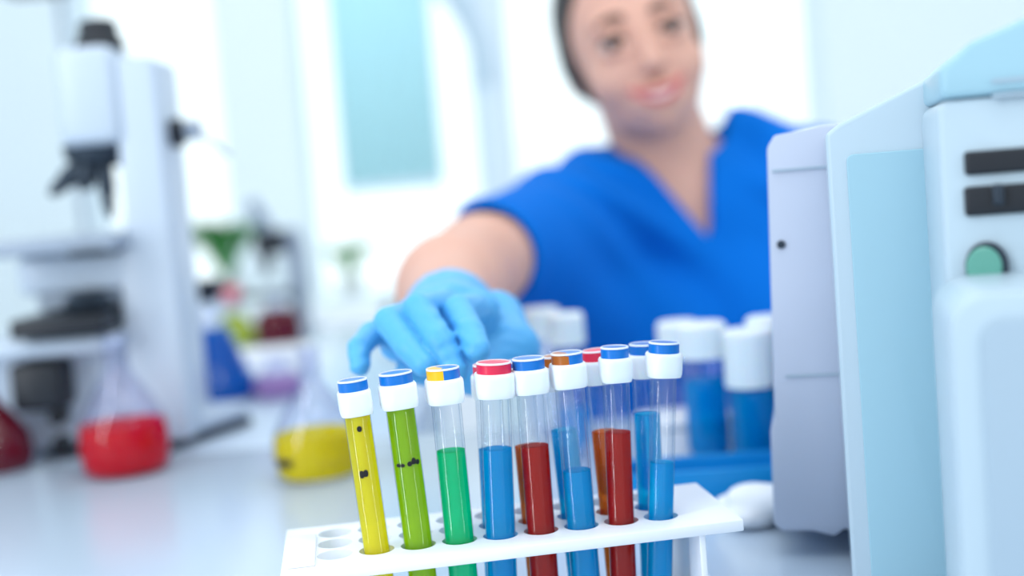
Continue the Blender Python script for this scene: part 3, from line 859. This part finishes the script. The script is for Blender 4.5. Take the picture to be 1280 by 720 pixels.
# ------------------------------------------------------------------ microscope
MY = 1.14
foot = W(210, 560, MY)
ms = MY / F            # metres per pixel there
def microscope():
    root = thing('microscope', 'large white microscope with black eyepiece and dark objectives behind the red flask', 'microscope', (foot.x, MY, TZ))
    def px(x0, x1, z0, z1, d0, d1, bev=.004):
        return BX(((x0 + x1) / 2 * ms, (d0 + d1) / 2, (z0 + z1) / 2 * ms), ((x1 - x0) * ms, d1 - d0, (z1 - z0) * ms), bev)
    arm = [(-8, 478), (-12, 300), (-26, 200), (-32, 60), (-34, 14), (42, 14), (42, 478), (36, 484), (-2, 484)]
    obj('arm', prism([(x * ms, z * ms) for x, z in arm], -.03, .05, .004), m_scope, root)
    obj('head', px(-76, -4, 382, 500, -.04, .045, .009), m_scope, root)
    bm = lathe([(0, 0), (.0215, 0), (.0215, .006), (.0185, .012), (.0165, .018), (.0165, .024), (.013, .027), (0, .027)], 32)
    bmesh.ops.translate(bm, vec=(-32 * ms, 0, 498 * ms), verts=bm.verts)
    obj('eyepiece', bm, m_black, root)
    # revolving nosepiece and objectives
    bm = lathe([(0, 0), (.022, 0), (.030, .006), (.032, .016), (.028, .020), (0, .020)], 36)
    bmesh.ops.transform(bm, matrix=Matrix.Translation((-46 * ms, -.002, 358 * ms)) @ Matrix.Rotation(.08, 4, 'Y'), verts=bm.verts)
    np_ = obj('nosepiece', bm, m_dark, root)
    for (a, b_, r0, L) in ((-.9, -.2, .009, .040), (.05, -.3, .0075, .05), (-.35, -.5, .008, .026), (-.5, .6, .007, .026)):
        dr = Vector((math.sin(a), b_ * .4, -math.cos(a))).normalized()
        st = Vector(((-46 + a * 18 + 8 * (a > 0)) * ms, -.006 + b_ * .02, 362 * ms))
        bm = bmesh.new(); cyl(bm, st, st + dr * L * .55, r0, r0, 20); cyl(bm, st + dr * L * .55, st + dr * L * .85, r0 * .8, r0 * .7, 20); cyl(bm, st + dr * L * .85, st + dr * L, r0 * .5, r0 * .35, 20)
        obj('objective_lens', bm, m_dark, root)
    obj('stage', px(-158, -8, 256, 276, -.075, .06, .003), m_scope2, root)
    obj('slide_holder', px(-60, -22, 250, 257, -.085, .01, .002), m_dark, root)
    obj('stage_bracket', px(-150, -14, 206, 254, -.03, .045, .006), m_scope, root)
    obj('condenser', px(-140, -28, 160, 183, -.078, .04, .003), m_black, root)
    obj('condenser_mount', px(-132, -30, 186, 206, -.025, .04, .004), m_scope2, root)
    bm = lathe([(0, 0), (.018, 0), (.021, .006), (.014, .016), (0, .016)], 28); bmesh.ops.translate(bm, vec=(-62 * ms, -.04, 184 * ms), verts=bm.verts)
    obj('diaphragm_ring', bm, m_dark, root)
    obj('base', px(-200, -14, 10, 155, -.02, .10, .01), m_scope, root)
    obj('base_ledge', px(-222, -24, 134, 156, -.060, .06, .006), m_scope, root)
    obj('lamp_house', px(-162, -98, 68, 128, -.052, -.015, .006), m_black, root)
    # heavy foot reaching back to the right
    e0, e1 = TP(192, 574), TP(316, 531)
    dv = (e1 - e0).normalized(); nv = Vector((-dv.y, dv.x, 0)); ctr = (e0 + e1) / 2 + nv * .062 - Vector((foot.x, MY, TZ))
    ln = (e1 - e0).length; a = Matrix.Rotation(math.atan2(dv.y, dv.x), 3, 'Z')
    obj('foot', BX((ctr.x, ctr.y, .0160), (ln, .124, .016), .006, rot=a), m_scope, root)
    obj('rubber_pad', BX((ctr.x, ctr.y, .0045), (ln + .002, .126, .0084), .003, rot=a), m_black, root)
    for z in (22, 56):
        bm = CY((-118 * ms, -.035, z * ms), (-118 * ms, -.018, z * ms), .0075, .0075, 24, .001)
        obj('control_knob', bm, m_black, root)
    # focus knob and slim lever on the right of the arm
    bm = bmesh.new(); z = 392 * ms
    cyl(bm, (40 * ms, .01, z), (56 * ms, .01, z), .013, .013, 28, .001); cyl(bm, (56 * ms, .01, z), (62 * ms, .01, z), .006, .006, 20)
    obj('focus_knob', bm, m_black, root)
    obj('fine_focus_knob', CY((60 * ms, .01, z + 2 * ms), (80 * ms, .01, z + 2 * ms), .010, .008, 24, .001), m_scope2, root)
    obj('lever', tube_path([(70 * ms, .0, z - 2 * ms), (96 * ms, -.01, z - 16 * ms), (118 * ms, -.02, z - 34 * ms)], .0022, 8), m_scope2, root)
microscope()

# far microscope before the pillar
FY = 2.0
def far_scope():
    p = W(362, 420, FY)
    s = FY / F
    root = thing('microscope', 'small far grey microscope with dark eyepiece in front of the pillar', 'microscope', (p.x, FY, TZ))
    obj('base', BX((-.01, -.02, .012), (.09, .13, .024), .006), m_scope2, root)
    obj('arm', prism([(.01, .02), (.035, .02), (.035, .15), (.025, .17), (.005, .17), (.008, .12)], -.015, .02, .003), m_scope2, root)
    obj('stage', BX((-.02, -.02, .07), (.07, .08, .008), .002), m_dark, root)
    obj('head', BX((-.012, -.01, .150), (.045, .06, .036), .006), m_black, root)
    obj('objective_lens', CY((-.022, -.015, .132), (-.022, -.015, .098), .010, .006), m_dark, root)
    obj('eyepiece', CY((-.012, -.02, .165), (-.03, -.05, .215), .011, .010), m_scope2, root)
far_scope()

# back cabinet and the plant on it
cab = thing('cabinet', 'low white cabinet under the far windows carrying the potted plants', 'cabinet', (-.62, 3.1, 0))
obj('body', BX((0, 0, .36), (1.1, .4, .72), .005), m_wall, cab)
for i in range(3):
    d = obj('door', BX((-.365 + i * .365, -.206, .37), (.355, .012, .66), .003), m_white, cab)
    obj('handle', CY((-.365 + i * .365 - .13, -.222, .42), (-.365 + i * .365 - .13, -.222, .55), .006), m_chrome, d)
def plant(px, py, Y, r, hgt, n, label, seed):
    rnd = random.Random(seed)
    p = W(px, py, Y)
    root = thing('potted_plant', label, 'plant', (p.x, Y, .72))
    obj('pot', lathe([(0, 0), (r * .45, 0), (r * .6, r * .9), (r * .64, r * .95), (r * .56, r * .95), (r * .5, r * .8), (0, r * .8)], 28), m_soil, root)
    top = p.z - .72
    bm = bmesh.new()
    stems = bmesh.new()
    for i in range(n):
        a = rnd.uniform(0, 2 * PI); e = rnd.uniform(-.3, 1)
        q = Vector((math.cos(a) * r * rnd.uniform(.2, 1), math.sin(a) * r * rnd.uniform(.2, 1), top + e * hgt * .5))
        ln = r * rnd.uniform(.5, .8)
        d = Vector((math.cos(a), math.sin(a), rnd.uniform(-.4, .5))).normalized(); s_ = d.cross(Vector((0, 0, 1))).normalized() * ln * .28
        up_ = Vector((0, 0, ln * .08))
        v = [bm.verts.new(x) for x in (q, q + d * ln * .35 + s_, q + d * ln * .7 + s_ * .8, q + d * ln, q + d * ln * .7 - s_ * .8, q + d * ln * .35 - s_, q + d * ln * .45 + up_)]
        for k in range(6): bm.faces.new((v[k], v[(k + 1) % 6], v[6]))
        if i % 3 == 0: tube_path([(0, 0, r * .75), (q.x * .4, q.y * .4, (q.z + r * .75) / 2), q], .003, 5, stems)
    o = obj('foliage', bm, m_leaf, root, ang=80); o.modifiers.new('s', 'SOLIDIFY').thickness = .001
    obj('stems', stems, m_leaf, root)
plant(280, 296, 3.05, .075, .05, 130, 'round green potted plant on the cabinet, left of the far microscope', 3)
plant(436, 318, 3.10, .05, .04, 45, 'smaller greyish green potted plant right of the white pillar', 5)

# lamp arm at the top left, in front of the wall
p = W(86, 6, 2.2)
lt = thing('wall_lamp', 'dark lamp head on a grey stem at the top left', 'lamp', (p.x, 2.2, 0))
lz = W(86, 4, 2.2).z
obj('lamp_head', prism([(-.045, lz - .006), (.045, lz - .006), (.03, lz + .05), (-.03, lz + .05)], -.03, .03, .004), m_black, lt)
xx = W(110, 30, 2.2).x - p.x
obj('stem', tube_path([(xx, .02, TZ + .01), (xx, .02, lz - .02), (xx - .005, .015, lz + .02), (0, 0, lz + .03)], .006, 10), m_scope2, lt)
obj('lamp_base', lathe([(0, 0), (.05, 0), (.05, .01), (.02, .02), (0, .02)], 28, off=(xx, .02, TZ)), m_scope2, lt)
lt.location.y = 2.05

# ------------------------------------------------------------------ blurred centrifuge tubes behind the rack
L_FAL = liquid('cobalt_fluid', (0, 176, 244), .6)
L_FGR = liquid('sea_green_fluid', (0, 190, 160), .6)
m_fcap = mat('frosted_white_cap', (232, 240, 246), .4, sss=.3)
def falcon(px, ytop, Y, label, fluid, lev, wd=.028, capz=.024, cone=True):
    p = W(px, ytop, Y); Hh = max(.06, p.z - TZ)
    base = Vector((p.x, Y, TZ + .0005))
    # a small lean so the lid sits where the tube ends
    root = thing('centrifuge_tube', label, 'tube', base, 0, 'wide capped tubes behind the rack')
    R = wd / 2; t = .0012; H1 = Hh - .006
    o = [(0, .0), (R * .35, 0), (R * .42, .002), (R, .016), (R, H1)]
    i = [(R - t, H1), (R - t, .0165), (R * .36, .003), (0, .0025)]
    obj('tube_body', lathe(o + i, 40), m_glass, root, ang=60)
    hl = Hh * lev
    if fluid: obj('fluid', lathe([(0, .0024), (R * .37, .0028), (R - t + .0002, .0166), (R - t + .0002, hl), (0, hl)], 40), fluid, root, ang=60)
    cr = R * 1.12
    obj('screw_cap', lathe([(R + .0002, Hh - capz), (cr, Hh - capz), (cr, Hh - .002), (cr - .002, Hh), (0, Hh), (0, Hh - .004), (R + .0002, Hh - .004)][:5] + [(0, Hh - .005), (R + .0002, Hh - .005)], 60, fn=lambda a, z: 1 + .02 * math.cos(a * 24), close=True), m_fcap, root)
    return root
falcon(672, 386, 1.03, 'wide white capped tube seen just right of the gloved thumb', None, .5, .03)
falcon(706, 392, .95, 'white capped tube right of the one beside the glove', L_FAL, .35, .024)
falcon(876, 404, .875, 'wide tube with pale cap and deep blue fluid, left of the tall white cap', L_FAL, .62, .030)
falcon(846, 402, .935, 'pale capped tube of blue fluid directly right of the front rack lids', None, .45, .027)
falcon(958, 396, .875, 'tube with a tall white cap touching the edge of the analyser', L_FGR, .55, .026, .040)
falcon(935, 412, .850, 'blue filled tube with tall white cap, left of the sea green one', L_FAL, .60, .031, .038)
p = TP(868, 590)
t = thing('storage_box', 'small white box behind the right end of the rack', 'box', (p.x, p.y + .03, TZ), .2)
obj('box_body', BX((0, 0, .0152), (.055, .05, .030), .004), m_white, t)
obj('box_lid', BX((0, 0, .0335), (.058, .053, .006), .002), m_white, t)
m_tray = mat('azure_tray_plastic', (0, 142, 214), .35)
bl = thing('tray', 'low blue tray behind the right end of the white rack', 'tray', (W(884, 580, .80).x, .80, TZ), -.06)
tw = .105
obj('tray_base', BX((0, 0, .003), (tw, .045, .005), .002), m_tray, bl)
for sy_ in (-1, 1): obj('long_side', BX((0, sy_ * .0215, .0125), (tw, .003, .024), .001), m_tray, bl)
for sx_ in (-1, 1): obj('short_side', BX((sx_ * (tw / 2 - .0015), 0, .0125), (.003, .040, .024), .001), m_tray, bl)
# crumpled white cloth beside the analyser foot
f = Field(axis_grid(.06, .22, .0015), axis_grid(.66, .86, .0015), axis_grid(TZ - .004, TZ + .05, .0015))
rnd = random.Random(4)
cc = TP(938, 650)
for i in range(12):
    a, rr = rnd.uniform(0, 2 * PI), rnd.uniform(0, .020)
    f.ell(Vector((cc.x + rr * math.cos(a), cc.y - .012 + rr * math.sin(a), TZ + rnd.uniform(.006, .018))), (rnd.uniform(.009, .014), rnd.uniform(.009, .014), rnd.uniform(.006, .011)), None, .004)
f.half((0, 0, TZ + .0006), (0, 0, -1))
tag(link('cotton_wad', f.mesh('cotton_wad'), mat('cotton', (240, 244, 250), .9, bump=.4, bscale=200)), 'crumpled white cotton wad on the bench between rack and analyser', 'cotton')

# ------------------------------------------------------------------ analyser on the right
def analyser():
    TH = math.radians(14)
    P0 = W(963, 330, .665)
    ax, ay = Vector((math.cos(TH), -math.sin(TH), 0)), Vector((math.sin(TH), math.cos(TH), 0))
    root = thing('laboratory_analyser', 'large pale blue and white analyser filling the right side of the bench', 'analyser', (P0.x, P0.y, 0), -TH)
    def L(px, py, v):            # (u, z) of the point seen at a pixel on the front plane at depth v
        d = ray(px, py)
        k = (v - (CAM - P0).dot(ay)) / d.dot(ay)
        p = CAM + d * k
        return (p - P0).dot(ax), p.z
    END = .34
    def rr(x0, x1, z0, z1, r, n=8):
        out = []
        for cx, cz, a0 in ((x1 - r, z1 - r, 0), (x0 + r, z1 - r, PI / 2), (x0 + r, z0 + r, PI), (x1 - r, z0 + r, 1.5 * PI)):
            for i in range(n + 1): a = a0 + PI / 2 * i / n; out.append((cx + r * math.cos(a), cz + r * math.sin(a)))
        return out
    # side module, lower corner cut away over the foot
    zt = L(962, 170, 0)[1]; zs = L(968, 528, 0)[1]; zu = L(1000, 664, 0)[1]; xf = L(1066, 690, 0)[0]
    la, lb_, lc = L(958, 176, 0)[0], L(964, 500, 0)[0], L(967, 650, 0)[0]
    pr = [(la, zt - .006), (la + .004, zt), (.03, zt + .003), (END, zt + .003), (END, TZ + .010), (xf + .004, TZ + .010), (xf, TZ + .014),
          (xf - .003, max(TZ + .016, zu - .008)), (xf - .009, zu - .003), (xf - .020, zu), (lc + .004, zu), (lc, zu + .004), (lb_ - .0015, zs - .004), (lb_ + .001, zs)]
    obj('side_module', prism(pr, 0, .24, .0012, seg=2), m_anal, root)
    xs_ = L(1040, 300, 0)[0]
    for y in (212, 470):
        obj('seam', BX((xs_ / 2 + .003, -.0003, L(985, y, 0)[1]), (xs_ - .002, .0016, .0011)), m_anal4, root)
    obj('rubber_foot', lathe([(0, 0), (.011, 0), (.012, .003), (.011, .0102), (0, .0102)], 28, off=(xf + .012, .014, TZ + .0003)), m_black, root)
    u, z = L(969, 306, 0)
    obj('latch', CY((u + .003, -.001, z), (u + .003, .001, z), .0022, .0022, 16), m_dark, root)
    # cover with its wide pale panel
    vc = -.09
    x3, z3 = L(1190, 82, vc)
    xl, z2 = L(1046, 400, vc)[0], L(1036, 156, vc)[1]
    pr = [(xl, TZ + .010), (xl, z2 - .004), (xl + .006, z2), (x3, z3), (END, z3 + .004), (END, TZ + .010)]
    obj('cover', prism(pr, vc, 0, .002), m_anal3, root)
    xp = L(1070, 400, vc)[0]; zp = L(1100, 190, vc)[1]; xq = L(1175, 400, vc)[0]
    obj('cover_panel', prism(rr(xp, xq, TZ + .012, zp, .003, 4), vc - .0022, vc + .001, .0008), m_anal2, root)
    # tower with slots and round port
    vt = -.17
    xt = L(1180, 300, vt)[0]; zb_ = L(1200, 134, vt)[1]
    obj('tower', prism([(xt, TZ + .010), (xt, zb_), (xt + .003, zb_ + .003), (END, zb_ + .003), (END, TZ + .010)], vt, vc, .003), m_anal3, root)
    pts = [L(1176, 132, vt), L(1174, 84, vt), L(1190, 74, vt), L(1212, 52, vt), L(1250, 36, vt), L(1292, 16, vt)]
    pr = [(pts[0][0], zb_ + .0035)] + pts[1:] + [(END, pts[-1][1] + .002), (END, zb_ + .0035)]
    obj('top_housing', prism(pr, vt - .002, vc + .05, .003), m_anal2, root)
    for y in (104, 122):
        zc = L(1220, y, vt)[1]
        obj('groove', BX(((pts[0][0] + END) / 2 + .008, vt - .0022, zc), (END - pts[0][0] - .02, .0016, .0014)), m_anal4, root)
    for (y0, y1) in ((190, 220), (234, 271)):
        (x0, a), (_, b) = L(1204, y0, vt), L(1204, y1, vt)
        obj('slot', BX(((x0 + END - .04) / 2, vt - .0008, (a + b) / 2), (END - .04 - x0, .004, a - b), .0015), m_black, root)
    u, z = L(1246, 243, vt)
    obj('slot_catch', BX((u, vt - .004, z), (.004, .004, .008), .001), m_dark, root)
    u, z = L(1233, 333, vt)
    for nm, r, y, mm in (('port_ring', .0094, .0035, m_dark), ('port_window', .0078, .0045, m_port)):
        du = 0 if nm == 'port_ring' else -.0012
        bm = CY((u + du, vt + .001, z), (u + du, vt - y, z), r, r, 40, .0007)
        for v in bm.verts: v.co.x = u + du + (v.co.x - u - du) * .82
        obj(nm, bm, mm, root)
    # near door with raised rounded frame
    vd = -.24
    x0 = L(1193, 520, vd)[0]; z1 = L(1215, 368, vd)[1]
    obj('front_door', prism(rr(x0, END, TZ + .010, z1, .013), vd, vt, .004), m_anal3, root)
    obj('door_panel', prism(rr(x0 + .009, END - .009, TZ + .018, z1 - .008, .008), vd - .0015, vd + .001, .0007), m_anal4, root)
    obj('underframe', BX(((xf + END) / 2 + .015, .03, TZ + .0056), (END - xf - .05, .36, .0096)), m_dark, root)
analyser()
